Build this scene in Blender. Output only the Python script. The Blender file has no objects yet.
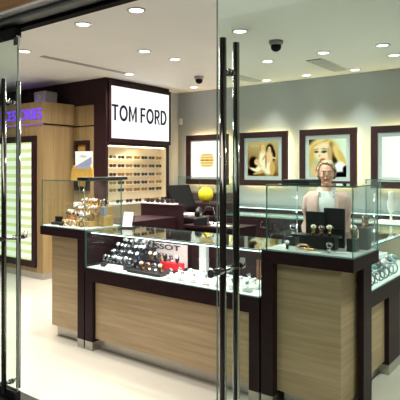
import bpy, bmesh, math, random
from mathutils import Vector, Matrix
random.seed(7)
SC = bpy.context.scene
COL = SC.collection
PI = math.pi

# ------------------------------------------------------------------ camera geometry
YAW = math.radians(37.1)
FPX, HOR, CAMZ = 515.0, 169.0, 1.55
SN, CS = math.sin(YAW), math.cos(YAW)
CEIL = 2.83

def pz(px, py, z):
    """world point at height z seen at pixel (px,py)"""
    d = FPX * (CAMZ - z) / (py - HOR)
    k = (px - 200) / FPX
    return Vector(((CS*k - SN)*d, (SN*k + CS)*d, z))

# ------------------------------------------------------------------ materials
MATS = {}
def mat_base(name):
    m = bpy.data.materials.new(name); m.use_nodes = True
    nt = m.node_tree; nt.nodes.clear()
    out = nt.nodes.new('ShaderNodeOutputMaterial')
    return m, nt, out

def pm(name, col, rough=0.5, metal=0.0, var=0.08, scale=30.0, emit=None, es=0.0, spec=0.5, coat=0.0, bump=0.0):
    m, nt, out = mat_base(name)
    b = nt.nodes.new('ShaderNodeBsdfPrincipled')
    b.inputs['Roughness'].default_value = rough
    b.inputs['Metallic'].default_value = metal
    b.inputs['Specular IOR Level'].default_value = spec
    b.inputs['Coat Weight'].default_value = coat
    tc = nt.nodes.new('ShaderNodeTexCoord')
    n = nt.nodes.new('ShaderNodeTexNoise'); n.inputs['Scale'].default_value = scale; n.inputs['Detail'].default_value = 3
    nt.links.new(tc.outputs['Object'], n.inputs['Vector'])
    r = nt.nodes.new('ShaderNodeValToRGB')
    r.color_ramp.elements[0].position = 0.3; r.color_ramp.elements[1].position = 0.7
    r.color_ramp.elements[0].color = tuple(c*(1-var) for c in col) + (1,)
    r.color_ramp.elements[1].color = tuple(min(1, c*(1+var)) for c in col) + (1,)
    nt.links.new(n.outputs['Fac'], r.inputs['Fac'])
    nt.links.new(r.outputs['Color'], b.inputs['Base Color'])
    if emit:
        b.inputs['Emission Color'].default_value = tuple(emit) + (1,)
        b.inputs['Emission Strength'].default_value = es
    if bump:
        bp = nt.nodes.new('ShaderNodeBump'); bp.inputs['Strength'].default_value = bump; bp.inputs['Distance'].default_value = 0.002
        nt.links.new(n.outputs['Fac'], bp.inputs['Height']); nt.links.new(bp.outputs['Normal'], b.inputs['Normal'])
    nt.links.new(b.outputs[0], out.inputs[0])
    MATS[name] = m
    return m

def em(name, col, s):
    m, nt, out = mat_base(name)
    e = nt.nodes.new('ShaderNodeEmission')
    e.inputs[0].default_value = tuple(col) + (1,); e.inputs[1].default_value = s
    nt.links.new(e.outputs[0], out.inputs[0]); MATS[name] = m
    return m

def wood(name, c1, c2, stretch, rough=0.45):
    """streaky veneer; stretch = per-axis noise scale, small along the grain"""
    m, nt, out = mat_base(name)
    b = nt.nodes.new('ShaderNodeBsdfPrincipled'); b.inputs['Roughness'].default_value = rough
    tc = nt.nodes.new('ShaderNodeTexCoord')
    mp = nt.nodes.new('ShaderNodeMapping'); mp.inputs['Scale'].default_value = stretch
    nt.links.new(tc.outputs['Object'], mp.inputs['Vector'])
    n = nt.nodes.new('ShaderNodeTexNoise'); n.inputs['Scale'].default_value = 1; n.inputs['Detail'].default_value = 6; n.inputs['Roughness'].default_value = 0.65
    nt.links.new(mp.outputs[0], n.inputs['Vector'])
    r = nt.nodes.new('ShaderNodeValToRGB')
    r.color_ramp.elements[0].position = 0.32; r.color_ramp.elements[1].position = 0.68
    r.color_ramp.elements[0].color = c1 + (1,); r.color_ramp.elements[1].color = c2 + (1,)
    nt.links.new(n.outputs['Fac'], r.inputs['Fac']); nt.links.new(r.outputs['Color'], b.inputs['Base Color'])
    nt.links.new(b.outputs[0], out.inputs[0]); MATS[name] = m
    return m

def glass(name, tint, refl=1.0):
    m, nt, out = mat_base(name)
    t = nt.nodes.new('ShaderNodeBsdfTransparent'); t.inputs[0].default_value = tuple(tint) + (1,)
    g = nt.nodes.new('ShaderNodeBsdfGlossy'); g.inputs['Roughness'].default_value = 0.02
    g.inputs[0].default_value = (0.95*refl, 1.0*refl, 0.97*refl, 1)
    f = nt.nodes.new('ShaderNodeFresnel'); f.inputs[0].default_value = 1.35
    geo = nt.nodes.new('ShaderNodeNewGeometry')          # same reflectance from either face of the pane
    ior = nt.nodes.new('ShaderNodeMix'); ior.data_type = 'FLOAT'
    ior.inputs[2].default_value = 1.35; ior.inputs[3].default_value = 1/1.35
    ior.inputs[2].default_value = 1.35
    nt.links.new(geo.outputs['Backfacing'], ior.inputs[0])
    nt.links.new(ior.outputs[0], f.inputs[0])
    mx = nt.nodes.new('ShaderNodeMixShader')
    nt.links.new(f.outputs[0], mx.inputs[0]); nt.links.new(t.outputs[0], mx.inputs[1]); nt.links.new(g.outputs[0], mx.inputs[2])
    nt.links.new(mx.outputs[0], out.inputs[0]); MATS[name] = m
    return m

M = MATS
wood('zebra', (0.47,0.325,0.18), (0.66,0.495,0.30), (1.3, 1.3, 34))
wood('wall_wood', (0.27,0.175,0.075), (0.39,0.275,0.13), (22, 22, 0.9))
wood('soffit', (0.20,0.11,0.045), (0.34,0.20,0.085), (1.2, 20, 20))
pm('wenge', (0.022,0.006,0.009), 0.5, var=0.25, scale=40, spec=0.25)
pm('wenge_wall', (0.026,0.008,0.010), 0.55, spec=0.25, var=0.2, scale=30)
pm('frame_brown', (0.045,0.017,0.019), 0.45, var=0.15, spec=0.3)
pm('steel', (0.52,0.49,0.45), 0.32, 0.9, var=0.05, scale=8)
pm('chrome', (0.72,0.72,0.72), 0.08, 1.0, var=0.02)
pm('alu', (0.20,0.21,0.21), 0.5, 0.2, var=0.05)
pm('black', (0.012,0.012,0.013), 0.4, var=0.2)
pm('black_gloss', (0.008,0.008,0.010), 0.15, var=0.2, spec=0.2)
pm('floor', (0.70,0.665,0.58), 0.16, var=0.025, scale=1.5, spec=0.45)
pm('floor_out', (0.045,0.04,0.042), 0.3, var=0.3, scale=14)
pm('ceil', (0.86,0.845,0.82), 0.7, var=0.015, scale=2)
pm('wall_grey', (0.42,0.465,0.50), 0.6, var=0.02, scale=3)
pm('white_deck', (0.80,0.82,0.82), 0.35, var=0.02, scale=6)
pm('mat_deck', (0.52,0.57,0.56), 0.3, var=0.02, scale=6)
pm('white', (0.80,0.80,0.78), 0.45, var=0.03)
pm('pearl', (0.85,0.82,0.78), 0.3, var=0.06)
pm('cream', (0.82,0.72,0.50), 0.5, var=0.05)
pm('grey', (0.33,0.33,0.33), 0.5, var=0.06)
pm('lt_grey', (0.55,0.56,0.56), 0.5, var=0.05)
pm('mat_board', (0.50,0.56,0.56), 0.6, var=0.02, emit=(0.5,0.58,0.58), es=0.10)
pm('gold', (0.83,0.55,0.20), 0.25, 0.9, var=0.15)
pm('rose', (0.78,0.45,0.30), 0.25, 0.8, var=0.15)
pm('silver', (0.66,0.68,0.70), 0.22, 0.9, var=0.1)
pm('strap_black', (0.020,0.020,0.026), 0.5, var=0.2)
pm('strap_navy', (0.03,0.04,0.09), 0.5, var=0.2)
pm('strap_brown', (0.20,0.07,0.03), 0.5, var=0.2)
pm('dial_white', (0.62,0.62,0.60), 0.3, var=0.05)
pm('dial_dark', (0.03,0.03,0.05), 0.2, var=0.2)
pm('dial_teal', (0.05,0.25,0.24), 0.25, var=0.2)
pm('red', (0.70,0.02,0.03), 0.4, var=0.05)
pm('pink_card', (0.80,0.66,0.66), 0.5, var=0.05)
pm('yellow', (0.90,0.72,0.02), 0.4, var=0.05)
pm('amber', (0.50,0.29,0.055), 0.45, var=0.1)
pm('dark_grey', (0.04,0.04,0.048), 0.5)
pm('dull_gold', (0.46,0.31,0.10), 0.5, var=0.15)
pm('blue_grey', (0.22,0.27,0.40), 0.5, var=0.1)
pm('skin', (0.62,0.36,0.26), 0.5, var=0.06, scale=20)
pm('lips', (0.45,0.14,0.12), 0.4)
pm('hair', (0.36,0.29,0.19), 0.65, var=0.5, scale=70)
pm('blouse', (0.66,0.69,0.70), 0.7, var=0.03)
pm('cardigan', (0.60,0.40,0.37), 0.85, var=0.06, scale=90)
pm('trousers', (0.03,0.03,0.035), 0.8)
pm('edge', (0.06,0.20,0.165), 0.2, var=0.1, emit=(0.1,0.4,0.33), es=0.025)
pm('wall_panel', (0.62,0.53,0.36), 0.5, var=0.05, scale=4, emit=(1.0,0.82,0.52), es=0.10)  # cream panel with a faint glow added so the wall looks lit
pm('ivory', (0.80,0.79,0.66), 0.5, var=0.03)
pm('lens', (0.05,0.035,0.03), 0.1, var=0.3)
pm('lens_amber', (0.30,0.16,0.05), 0.1, var=0.3)
pm('tortoise', (0.20,0.09,0.03), 0.3, var=0.4)
glass('glass_case', (0.965,0.985,0.975))
glass('glass_door', (0.895,0.975,0.948), 0.6)
pm('header_black', (0.010,0.010,0.010), 0.8, spec=0.1)
pm('edge_door', (0.30,0.40,0.37), 0.2)
pm('chrome_dark_reflection', (0.27,0.25,0.23), 0.10, 1.0, var=0.02)  # plain chrome, reflection of the dark hall put into its colour
em('sign_white', (1.0,0.985,0.95), 1.15)
em('sign_ink', (0.02,0.025,0.05), 1.0)
em('lamp', (1.0,0.95,0.86), 7.0)
em('led_cool', (0.88,1.0,0.97), 2.6)
em('led_warm', (1.0,0.80,0.50), 6.0)
em('halo', (1.0,0.68,0.30), 26.0)
em('purple', (0.20,0.07,1.0), 1.1)
em('purple_line', (0.55,0.22,0.9), 0.6)
em('lit_green', (0.70,0.85,0.36), 0.95)
em('lit_white', (1.0,0.98,0.80), 1.0)
pm('ink', (0.05,0.05,0.06), 0.6)
m, nt, out = mat_base('print')                       # printed poster, backlit
a = nt.nodes.new('ShaderNodeAttribute'); a.attribute_name = 'Col'
e = nt.nodes.new('ShaderNodeEmission'); e.inputs[1].default_value = 1.15
nt.links.new(a.outputs['Color'], e.inputs[0])
nt.links.new(e.outputs[0], out.inputs[0]); M['print'] = m

# ------------------------------------------------------------------ mesh helpers
def BM(): return bmesh.new()
def box(bm, x0, x1, y0, y1, z0, z1, mi=0):
    vs = [bm.verts.new((x, y, z)) for x in (x0, x1) for y in (y0, y1) for z in (z0, z1)]
    fs = []
    for q in ((0,1,3,2),(4,6,7,5),(0,4,5,1),(2,3,7,6),(0,2,6,4),(1,5,7,3)):
        f = bm.faces.new([vs[i] for i in q]); f.material_index = mi; fs.append(f)
    return vs
def basis(d):
    d = d.normalized()
    u = d.cross(Vector((0,0,1)))
    if u.length < 1e-4: u = Vector((1,0,0))
    u.normalize(); return u, d.cross(u).normalized()
def tube(bm, pts, r, seg=10, cap=True, mi=0):
    pts = [Vector(p) for p in pts]
    rs = r if isinstance(r, (list, tuple)) else [r]*len(pts)
    rings = []
    for i, p in enumerate(pts):
        d = pts[min(i+1, len(pts)-1)] - pts[max(i-1, 0)]
        u, v = basis(d)
        rings.append([bm.verts.new(p + (u*math.cos(2*PI*k/seg) + v*math.sin(2*PI*k/seg))*rs[i]) for k in range(seg)])
    for a, b in zip(rings, rings[1:]):
        for k in range(seg):
            f = bm.faces.new((a[k], a[(k+1)%seg], b[(k+1)%seg], b[k])); f.smooth = True; f.material_index = mi
    if cap:
        for rg in (rings[0], rings[-1]):
            f = bm.faces.new(rg); f.material_index = mi
def lathe(bm, prof, seg=16, c=(0,0,0), mi=0):
    c = Vector(c); rings = []
    for r, z in prof:
        rings.append([bm.verts.new(c + Vector((max(r,1e-4)*math.cos(2*PI*k/seg), max(r,1e-4)*math.sin(2*PI*k/seg), z))) for k in range(seg)])
    for a, b in zip(rings, rings[1:]):
        for k in range(seg):
            f = bm.faces.new((a[k], a[(k+1)%seg], b[(k+1)%seg], b[k])); f.smooth = True; f.material_index = mi
    for rg in (rings[0], rings[-1]):
        bm.faces.new(rg).material_index = mi
def ellipsoid(bm, c, r, seg=16, rings=10, fn=None, mi=0):
    g = bmesh.ops.create_uvsphere(bm, u_segments=seg, v_segments=rings, radius=1)
    for v in g['verts']:
        p = Vector((v.co.x*r[0], v.co.y*r[1], v.co.z*r[2]))
        if fn: p = fn(p)
        v.co = p + Vector(c)
    for v in g['verts']:
        for f in v.link_faces: f.smooth = True; f.material_index = mi
def loft(bm, rings, seg=24, cap=True, a0=0.0, a1=2*PI):
    """rings: (z, rx, ry, cx, cy)"""
    closed = abs(a1-a0-2*PI) < 1e-6
    n = seg if closed else seg+1
    rr = []
    for z, rx, ry, cx, cy in rings:
        rr.append([bm.verts.new((cx + rx*math.cos(a0+(a1-a0)*k/seg), cy + ry*math.sin(a0+(a1-a0)*k/seg), z)) for k in range(n)])
    for a, b in zip(rr, rr[1:]):
        for k in range(seg):
            j = (k+1) % n
            f = bm.faces.new((a[k], a[j], b[j], b[k])); f.smooth = True
    if cap and closed:
        bm.faces.new(rr[0]); bm.faces.new(rr[-1])
def prism(bm, poly, y0, y1, mi=0):
    """poly of (x,z), extruded in y"""
    a = [bm.verts.new((x, y0, z)) for x, z in poly]; b = [bm.verts.new((x, y1, z)) for x, z in poly]
    n = len(poly)
    bm.faces.new(a).material_index = mi; bm.faces.new(b[::-1]).material_index = mi
    for k in range(n):
        bm.faces.new((a[k], b[k], b[(k+1)%n], a[(k+1)%n])).material_index = mi

def obj(name, bm, mats, parent=None, loc=None, bevel=0.0):
    bmesh.ops.recalc_face_normals(bm, faces=bm.faces)
    me = bpy.data.meshes.new(name); bm.to_mesh(me); bm.free()
    for mm in (mats if isinstance(mats, (list, tuple)) else [mats]):
        me.materials.append(M[mm])
    o = bpy.data.objects.new(name, me); COL.objects.link(o)
    if loc: o.location = loc
    if parent: o.parent = parent
    if bevel:
        b = o.modifiers.new('bevel', 'BEVEL'); b.width = bevel; b.segments = 2; b.limit_method = 'ANGLE'
    return o
def boxo(name, dims, mt, parent=None, bevel=0.0):
    bm = BM(); box(bm, *dims); return obj(name, bm, mt, parent, bevel=bevel)
def tag(o, label, cat, group=None):
    o['label'] = label; o['category'] = cat
    if group: o['group'] = group
    return o
def thing(name, label, cat, loc=(0,0,0), rz=0.0, group=None):
    o = bpy.data.objects.new(name, None); COL.objects.link(o)
    o.empty_display_size = 0.1
    o.location = loc; o.rotation_euler = (0,0,rz)
    return tag(o, label, cat, group)
def struct(o): o['kind'] = 'structure'; return o
def dup(root, loc, rz, label, group=None, rx=0.0):
    r = root.copy(); COL.objects.link(r); r.location = loc; r.rotation_euler = (rx,0,rz); r['label'] = label
    if group: r['group'] = group
    for ch in root.children:
        c = ch.copy(); COL.objects.link(c); c.parent = r
        for g in ch.children:
            d = g.copy(); COL.objects.link(d); d.parent = c
    return r
def pane(name, dims, parent=None, mt='glass_case', thin=None, label=None):
    """glass sheet with green edges"""
    x0,x1,y0,y1,z0,z1 = dims
    ax = min(range(3), key=lambda i: dims[2*i+1]-dims[2*i])
    bm = BM(); box(bm, *dims)
    eg = 'edge_door' if mt == 'glass_door' else 'edge'
    bm.normal_update()
    for f in bm.faces:
        if abs(f.normal[ax]) < 0.5: f.material_index = 1
    o = obj(name, bm, [mt, eg], parent)
    if label: o['label'] = label
    return o
def text_mesh(name, body, size, mt, M4, parent=None, ext=0.002, width=None, bold=0.0):
    cu = bpy.data.curves.new('t', 'FONT'); cu.body = body; cu.size = size; cu.extrude = ext; cu.offset = bold
    cu.align_x = 'CENTER'; cu.align_y = 'CENTER'
    to = bpy.data.objects.new('t', cu); COL.objects.link(to)
    dg = bpy.context.evaluated_depsgraph_get(); dg.update()
    me = bpy.data.meshes.new_from_object(to.evaluated_get(dg))
    bpy.data.objects.remove(to)
    xs = [v.co.x for v in me.vertices]; w = max(xs)-min(xs)
    s = (width/w) if width else 1.0
    for v in me.vertices:
        v.co = M4 @ Vector((v.co.x*s, v.co.y, v.co.z))
    me.materials.clear(); me.materials.append(M[mt])
    o = bpy.data.objects.new(name, me); COL.objects.link(o)
    if parent: o.parent = parent
    return o
FACE_MY = Matrix.Rotation(PI/2, 4, 'X')                                 # text facing -Y
FACE_PX = Matrix.Rotation(PI/2, 4, 'Z') @ Matrix.Rotation(PI/2, 4, 'X') # text facing +X
ORD = ['first','second','third','fourth','fifth','sixth','seventh','eighth','ninth','tenth','eleventh','twelfth']
def area(name, loc, sx, sy, power, col, rot=(0,0,0), parent=None, shape='RECTANGLE', spread=PI):
    l = bpy.data.lights.new(name, 'AREA'); l.shape = shape; l.size = sx; l.size_y = sy; l.energy = power; l.color = col; l.spread = spread
    o = bpy.data.objects.new(name, l); COL.objects.link(o); o.location = loc; o.rotation_euler = rot
    if parent: o.parent = parent
    return o

# ------------------------------------------------------------------ the setting
struct(boxo('floor', (-8.0, 1.4, 2.11, 6.95, -0.1, 0.0), 'floor'))
struct(boxo('floor_outside', (-8.0, 3.0, -1.2, 1.88, -0.1, 0.0), 'floor_out'))
struct(boxo('trim_1', (-8.0, 1.4, 1.88, 2.11, -0.1, 0.0), 'floor_out'))
struct(boxo('ceiling', (-8.0, 1.4, 2.10, 6.95, CEIL, CEIL+0.1), 'ceil'))
struct(boxo('wall_back', (-8.0, 1.4, 6.74, 6.95, 0.0, CEIL), 'wall_grey'))
struct(boxo('wall_left', (-8.1, -8.0, 2.1, 6.95, 0.0, CEIL), 'wall_grey'))
struct(boxo('wall_left_return', (-8.0, -5.56, 6.30, 6.74, 0.0, CEIL), 'wall_grey'))
struct(boxo('wall_right', (1.3, 1.4, 2.1, 6.74, 0.0, CEIL), 'wenge_wall'))
struct(boxo('wall_front', (-8.0, 1.4, 1.90, 2.10, 2.567, 3.3), 'soffit'))
struct(boxo('trim_2', (-8.0, 1.4, 2.02, 2.08, 2.49, 2.515), 'header_black'))
struct(boxo('trim_3', (-8.0, 1.4, 1.94, 2.10, 2.5155, 2.55), 'alu'))
struct(boxo('trim_4', (-8.0, 1.4, 1.885, 2.10, 2.5505, 2.5665), 'lt_grey'))
# dark bulkhead over the left hand wall units and wood wall below it
struct(boxo('trim_5', (-8.0, -5.60, 4.93, 5.10, 2.47, CEIL), 'wenge_wall'))
w = BM(); box(w, -8.0, -5.60, 4.94, 5.10, 0.09, 2.16); box(w, -8.0, -5.60, 4.94, 5.10, 2.18, 2.468); box(w, -8.0,-5.60,4.96,5.10,2.158,2.182,1)
struct(obj('wall_left_panelled', w, ['wall_wood','wenge']))
struct(boxo('baseboard_left', (-8.0, -5.60, 4.93, 4.95, 0.0, 0.09), 'steel'))

# glass sliding doors
def door(name, x0, x1, hx, label):
    r = thing(name, label, 'door', (hx, 2.0, 0.0)); struct(r)
    a, b = x0-hx, x1-hx
    pane('glass_pane', (a, b, -0.006, 0.006, 0.07, 2.43), r, 'glass_door')
    boxo('top_rail', (a+0.01, b, -0.025, 0.025, 2.43, 2.488), 'header_black', r)
    boxo('bottom_rail', (a, b, -0.02, 0.02, 0.004, 0.07), 'black', r)
    ex = b if x1 < -2.5 else a
    bm = BM(); box(bm, ex-0.035, ex+0.035 if ex < 0 else ex+0.01, -0.014, 0.014, 2.37, 2.44)
    obj('clamp', bm, 'chrome', r, bevel=0.008)
    for s in (-1, 1):
        bm = BM(); tube(bm, [(0, s*0.055, 0.06), (0, s*0.055, 2.15)], 0.0165, 16)
        h = obj('pull_handle', bm, 'chrome_dark_reflection', r)
        for z in (0.12, 2.0):
            bm = BM(); tube(bm, [(0, s*0.007, z), (0, s*0.042, z)], 0.011, 10)
            tube(bm, [(0, s*0.007, z), (0, s*0.012, z)], 0.018, 12)
            obj('standoff', bm, 'chrome', h)
    bm = BM(); tube(bm, [(0, -0.15, 1.085), (0, 0.10, 1.085)], 0.016, 14)
    tube(bm, [(0, -0.152, 1.085), (0, -0.14, 1.085)], 0.019, 14)
    tube(bm, [(0, 0.09, 1.085), (0, 0.105, 1.085), (0.0, 0.115, 1.12)], [0.018,0.02,0.012], 12)
    obj('lock_bar', bm, 'chrome', r)
    return r
door('door_1', -3.95, -3.03, -3.106, 'open glass door leaf at the left edge with tall chrome pull bars')
door('door_2', -1.41, -0.42, -1.339, 'glass door leaf right of the entrance gap with tall chrome pull bars')

# ------------------------------------------------------------------ ceiling fittings
dl = thing('downlight', 'x', 'ceiling light', (0,0,CEIL))
bm = BM(); lathe(bm, [(0.078,-0.0005),(0.080,-0.006),(0.062,-0.010),(0.056,-0.006),(0.056,-0.0005)], 24)
obj('trim_ring', bm, 'white', dl)
bm = BM(); lathe(bm, [(0.055,-0.001),(0.055,-0.004),(0.02,-0.0075)], 24)
obj('lamp_lens', bm, 'lamp', dl)
LIGHTS = [(24.5,51,'recessed downlight at far left, beside the open left door'),
          (83,24,'large recessed downlight above the dark slot in the ceiling'),
          (136.5,9.8,'nearest recessed downlight, at top centre-left of the ceiling'),
          (129.5,74,'recessed downlight just above the dark-framed lit brand sign'),
          (144.5,51,'left one of two close downlights above the lit brand sign'),
          (175,59,'right one of two close downlights above the lit brand sign'),
          (194,87,'small recessed downlight near the ceiling corner behind the small camera'),
          (240,31,'large recessed downlight just right of the door pull tops'),
          (267.5,61,'recessed downlight below the black dome camera'),
          (266.5,80,'small recessed downlight above gap between second and third frames'),
          (306.5,75,'small recessed downlight left of the long ceiling vent near the wall'),
          (323.5,52.5,'recessed downlight just above the long louvred ceiling vent'),
          (355,69.5,'small recessed downlight right of the long louvred ceiling vent'),
          (382.5,45,'large recessed downlight at upper right, nearer than its neighbour'),
          (394,55,'recessed downlight at the far right edge of the ceiling')]
KL = 13.5
for i, (px, py, lb) in enumerate(LIGHTS):
    p = pz(px, py, CEIL)
    if i == 0: o = dl; o.location = p; o['label'] = lb; o['group'] = 'recessed ceiling downlights'
    else: o = dup(dl, p, 0, lb, 'recessed ceiling downlights')
    far = p.y > 5.4
    area('downlight_or_fill', p + Vector((0,0,-0.02)), 0.12, 0.12, KL*(0.2 if far else 1), (1.0,0.94,0.85), shape='DISK', spread=1.1 if far else 2.5)
# added fill lamps without fittings, brightening floor, counters and left wall
for x, y, pw in ((-3.3,2.55,1.35), (-0.3,3.7,1.8), (-4.7,2.8,1.6), (-6.2,3.4,1.0), (-5.2,3.9,1.1), (-0.2,4.8,1.2), (-2.4,3.7,1.6)):
    area('downlight_or_fill', (x, y, CEIL-0.02), 0.14, 0.14, KL*pw, (1.0,0.94,0.85), shape='DISK', spread=2.6)
# unseen fill lamp added before the shop, brightens door header and soffit
area('hall_fill', (-1.8, 0.1, 3.4), 4.0, 1.2, 42, (1.0,0.95,0.88), (math.radians(28),0,0))

o = boxo('slot_diffuser', (-4.985, -4.905, 3.57, 4.90, CEIL-0.006, CEIL-0.0005), 'grey')
tag(o, 'long dark narrow slot diffuser running across left of the ceiling', 'air vent')
def vent(x0, x1, y0, y1, label):
    r = thing('air_vent', label, 'air vent', ((x0+x1)/2, (y0+y1)/2, CEIL))
    hx, hy = (x1-x0)/2, (y1-y0)/2
    boxo('backing', (-hx, hx, -hy, hy, -0.004, -0.0005), 'black', r)
    n = 4
    for k in range(n+1):
        c = -hx + 2*hx*k/n
        boxo('blade', (c-0.012, c+0.012, -hy, hy, -0.012, -0.004), 'white', r)
vent(-2.66, -2.48, 5.60, 6.45, 'long louvred ceiling vent near back wall, right of centre')
vent(-3.97, -3.80, 5.85, 6.50, 'smaller louvred ceiling vent above gap right of door pulls')
def dome(px, py, s, label):
    p = pz(px, py, CEIL)
    r = thing('dome_camera', label, 'security camera', p)
    bm = BM(); lathe(bm, [(0.075*s,0.0),(0.075*s,-0.03*s),(0.06*s,-0.045*s)], 20); obj('base_ring', bm, 'grey', r)
    bm = BM(); lathe(bm, [(0.056*s,-0.045*s),(0.056*s,-0.07*s),(0.045*s,-0.095*s),(0.02*s,-0.11*s),(0.001,-0.113*s)], 20); obj('dome', bm, 'black_gloss', r)
dome(276, 41, 0.95, 'black dome security camera on ceiling right of the door pulls')
dome(199, 76.5, 0.9, 'small dark dome security camera on ceiling left of the door pulls')
bm = BM(); box(bm, -0.035, 0.035, -0.035, 0, -0.055, 0.055)
tag(obj('motion_sensor', bm, 'white', None, (-5.50, 6.74, 2.35), bevel=0.01), 'small white motion sensor high in the corner beside lit sign', 'sensor')

# ------------------------------------------------------------------ sign tower with eyewear wall
T = thing('eyewear_tower', 'dark tower unit with lit brand sign above a lit eyewear wall', 'display unit', (-5.37, 4.93, 0.0))
L = 1.35
bm = BM()
box(bm, -0.25, -0.17, 0, L, 0, CEIL-0.002)            # back
box(bm, -0.17, 0, 0, 0.04, 0, CEIL-0.002)              # near cheek
box(bm, -0.17, 0, L-0.06, L, 0, CEIL-0.002)            # far cheek
box(bm, -0.17, 0, 0.04, L-0.06, 1.89, CEIL-0.002)      # head behind sign
box(bm, -0.17, 0, 0.04, L-0.06, 0, 0.75)               # base cupboard
obj('carcass', bm, 'wenge_wall', T)
bm = BM()
box(bm, 0.0, 0.035, 0.03, 0.07, 1.93, 2.78); box(bm, 0.0, 0.035, L-0.03, L, 1.93, 2.78)
box(bm, 0.0, 0.035, 0.07, L-0.03, 2.725, 2.78); box(bm, 0.0, 0.035, 0.07, L-0.03, 1.93, 1.985)
obj('sign_frame', bm, 'wenge', T)
sg = boxo('sign_panel', (0.002, 0.02, 0.07, L-0.03, 1.985, 2.725), 'sign_white', T)
sg['label'] = 'white backlit sign with large dark lettering'
def stroke_letters(word, h, width, M4, parent, mt, t=0.20):
    W_ = {'T':0.74,'O':0.98,'M':0.98,'F':0.62,'R':0.70,'D':0.82,' ':0.22}
    gap = 0.13
    tot = sum(W_[c] for c in word) + gap*(len(word)-1)
    k = width/(tot*h)
    bm = BM(); x = -tot/2
    def poly(ps):
        a = [bm.verts.new((p[0], p[1], 0)) for p in ps]; b = [bm.verts.new((p[0], p[1], 0.004)) for p in ps]
        bm.faces.new(a); bm.faces.new(b)
        for i in range(len(ps)): bm.faces.new((a[i], a[(i+1)%len(ps)], b[(i+1)%len(ps)], b[i]))
    def bar(x0, y0, x1, y1): poly([(x0,y0),(x1,y0),(x1,y1),(x0,y1)])
    def ring(cx, cy, rx, ry, a0, a1, n=28, tx=t, ty=t*0.9):
        pts = [a0+(a1-a0)*i/n for i in range(n+1)]
        for p, q in zip(pts, pts[1:]):
            poly([(cx+rx*math.cos(p),cy+ry*math.sin(p)),(cx+rx*math.cos(q),cy+ry*math.sin(q)),(cx+(rx-tx)*math.cos(q),cy+(ry-ty)*math.sin(q)),(cx+(rx-tx)*math.cos(p),cy+(ry-ty)*math.sin(p))])
    for c in word:
        w = W_[c]
        if c == 'T': bar(x,0.86,x+w,1); bar(x+w/2-t/2,0,x+w/2+t/2,0.86)
        if c == 'O': ring(x+w/2,0.5,w/2,0.52,0,2*PI)
        if c == 'M':
            bar(x,0,x+t,1); bar(x+w-t,0,x+w,1)
            poly([(x+t,1),(x+t,0.72),(x+w/2,0.0),(x+w/2,0.32)]); poly([(x+w-t,1),(x+w-t,0.72),(x+w/2,0.0),(x+w/2,0.32)])
        if c == 'F': bar(x,0,x+t,1); bar(x+t,0.86,x+w,1); bar(x+t,0.44,x+w*0.92,0.58)
        if c == 'R':
            bar(x,0,x+t,1); bar(x+t,0.86,x+w*0.58,1); bar(x+t,0.42,x+w*0.58,0.55); ring(x+w*0.58,0.71,w*0.40,0.29,-PI/2,PI/2,14)
            poly([(x+w*0.42,0.42),(x+w*0.64,0.42),(x+w,0),(x+w*0.78,0)])
        if c == 'D': bar(x,0,x+t,1); bar(x+t,0.87,x+w*0.45,1); bar(x+t,0,x+w*0.45,0.13); ring(x+w*0.45,0.5,w*0.55,0.5,-PI/2,PI/2,18)
        x += w + gap
    for v in bm.verts: v.co = M4 @ Vector((v.co.x*h*k, (v.co.y-0.5)*h, v.co.z))
    return obj('lettering', bm, mt, parent)
stroke_letters('TOM FORD', 0.226, 1.17, Matrix.Translation((0.0205, 0.675, 2.352)) @ FACE_PX, sg, 'sign_ink')
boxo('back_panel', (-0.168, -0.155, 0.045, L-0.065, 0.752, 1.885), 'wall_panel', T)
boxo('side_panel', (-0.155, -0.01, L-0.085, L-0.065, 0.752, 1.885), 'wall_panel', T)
boxo('led_strip', (-0.05, -0.03, 0.06, L-0.09, 1.87, 1.885), 'led_warm', T)
boxo('ledge', (-0.15, 0.10, 0.045, L-0.09, 1.045, 1.07), 'white', T)
ROWS = [1.705, 1.58, 1.455, 1.335, 1.23, 1.10]
for z in ROWS[:-1]:
    bm = BM(); tube(bm, [(-0.11, 0.06, z-0.012), (-0.11, L-0.09, z-0.012)], 0.005, 6); 
    obj('display_rail', bm, 'ivory', T)
area('eyewear_light', (-5.35-0.045, 4.93+L/2, 1.865), L-0.2, 0.03, 5.5, (1.0,0.83,0.55), (0,math.radians(-15),PI/2))

def make_glasses(fm, lm):
    r = thing('eyeglasses', 'x', 'glasses')
    bm = BM()
    for s in (-1, 1):
        pts = []
        for k in range(17):
            a = 2*PI*k/16
            c, sn = math.cos(a), math.sin(a)
            pts.append((0.004*(1-abs(c)), s*0.034 + 0.029*math.copysign(abs(c)**0.7, c), 0.024 + 0.021*math.copysign(abs(sn)**0.75, sn)))
        tube(bm, pts, 0.0036, 6, cap=False)
        tube(bm, [(0.0, s*0.064, 0.036), (-0.06, s*0.066, 0.034), (-0.100, s*0.060, 0.012)], 0.003, 6)
    tube(bm, [(0.004,-0.007,0.032),(0.007,0,0.035),(0.004,0.007,0.032)], 0.003, 6)
    obj('spectacle_frame', bm, fm, r)
    for s in (-1, 1):
        bm = BM(); vs = []
        for x in (0.001, 0.003):
            rg = []
            for k in range(16):
                a = 2*PI*k/16; c, sn = math.cos(a), math.sin(a)
                rg.append(bm.verts.new((x, s*0.034 + 0.028*math.copysign(abs(c)**0.7, c), 0.024 + 0.020*math.copysign(abs(sn)**0.75, sn))))
            vs.append(rg)
        bm.faces.new(vs[0]); bm.faces.new(vs[1])
        for k in range(16): bm.faces.new((vs[0][k], vs[0][(k+1)%16], vs[1][(k+1)%16], vs[1][k]))
        obj('lens', bm, lm, r)
    return r
GV = [make_glasses('black','lens'), make_glasses('tortoise','lens_amber'), make_glasses('gold','lens_amber')]
GN = ['black', 'tortoiseshell', 'gold-rimmed']
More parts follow.
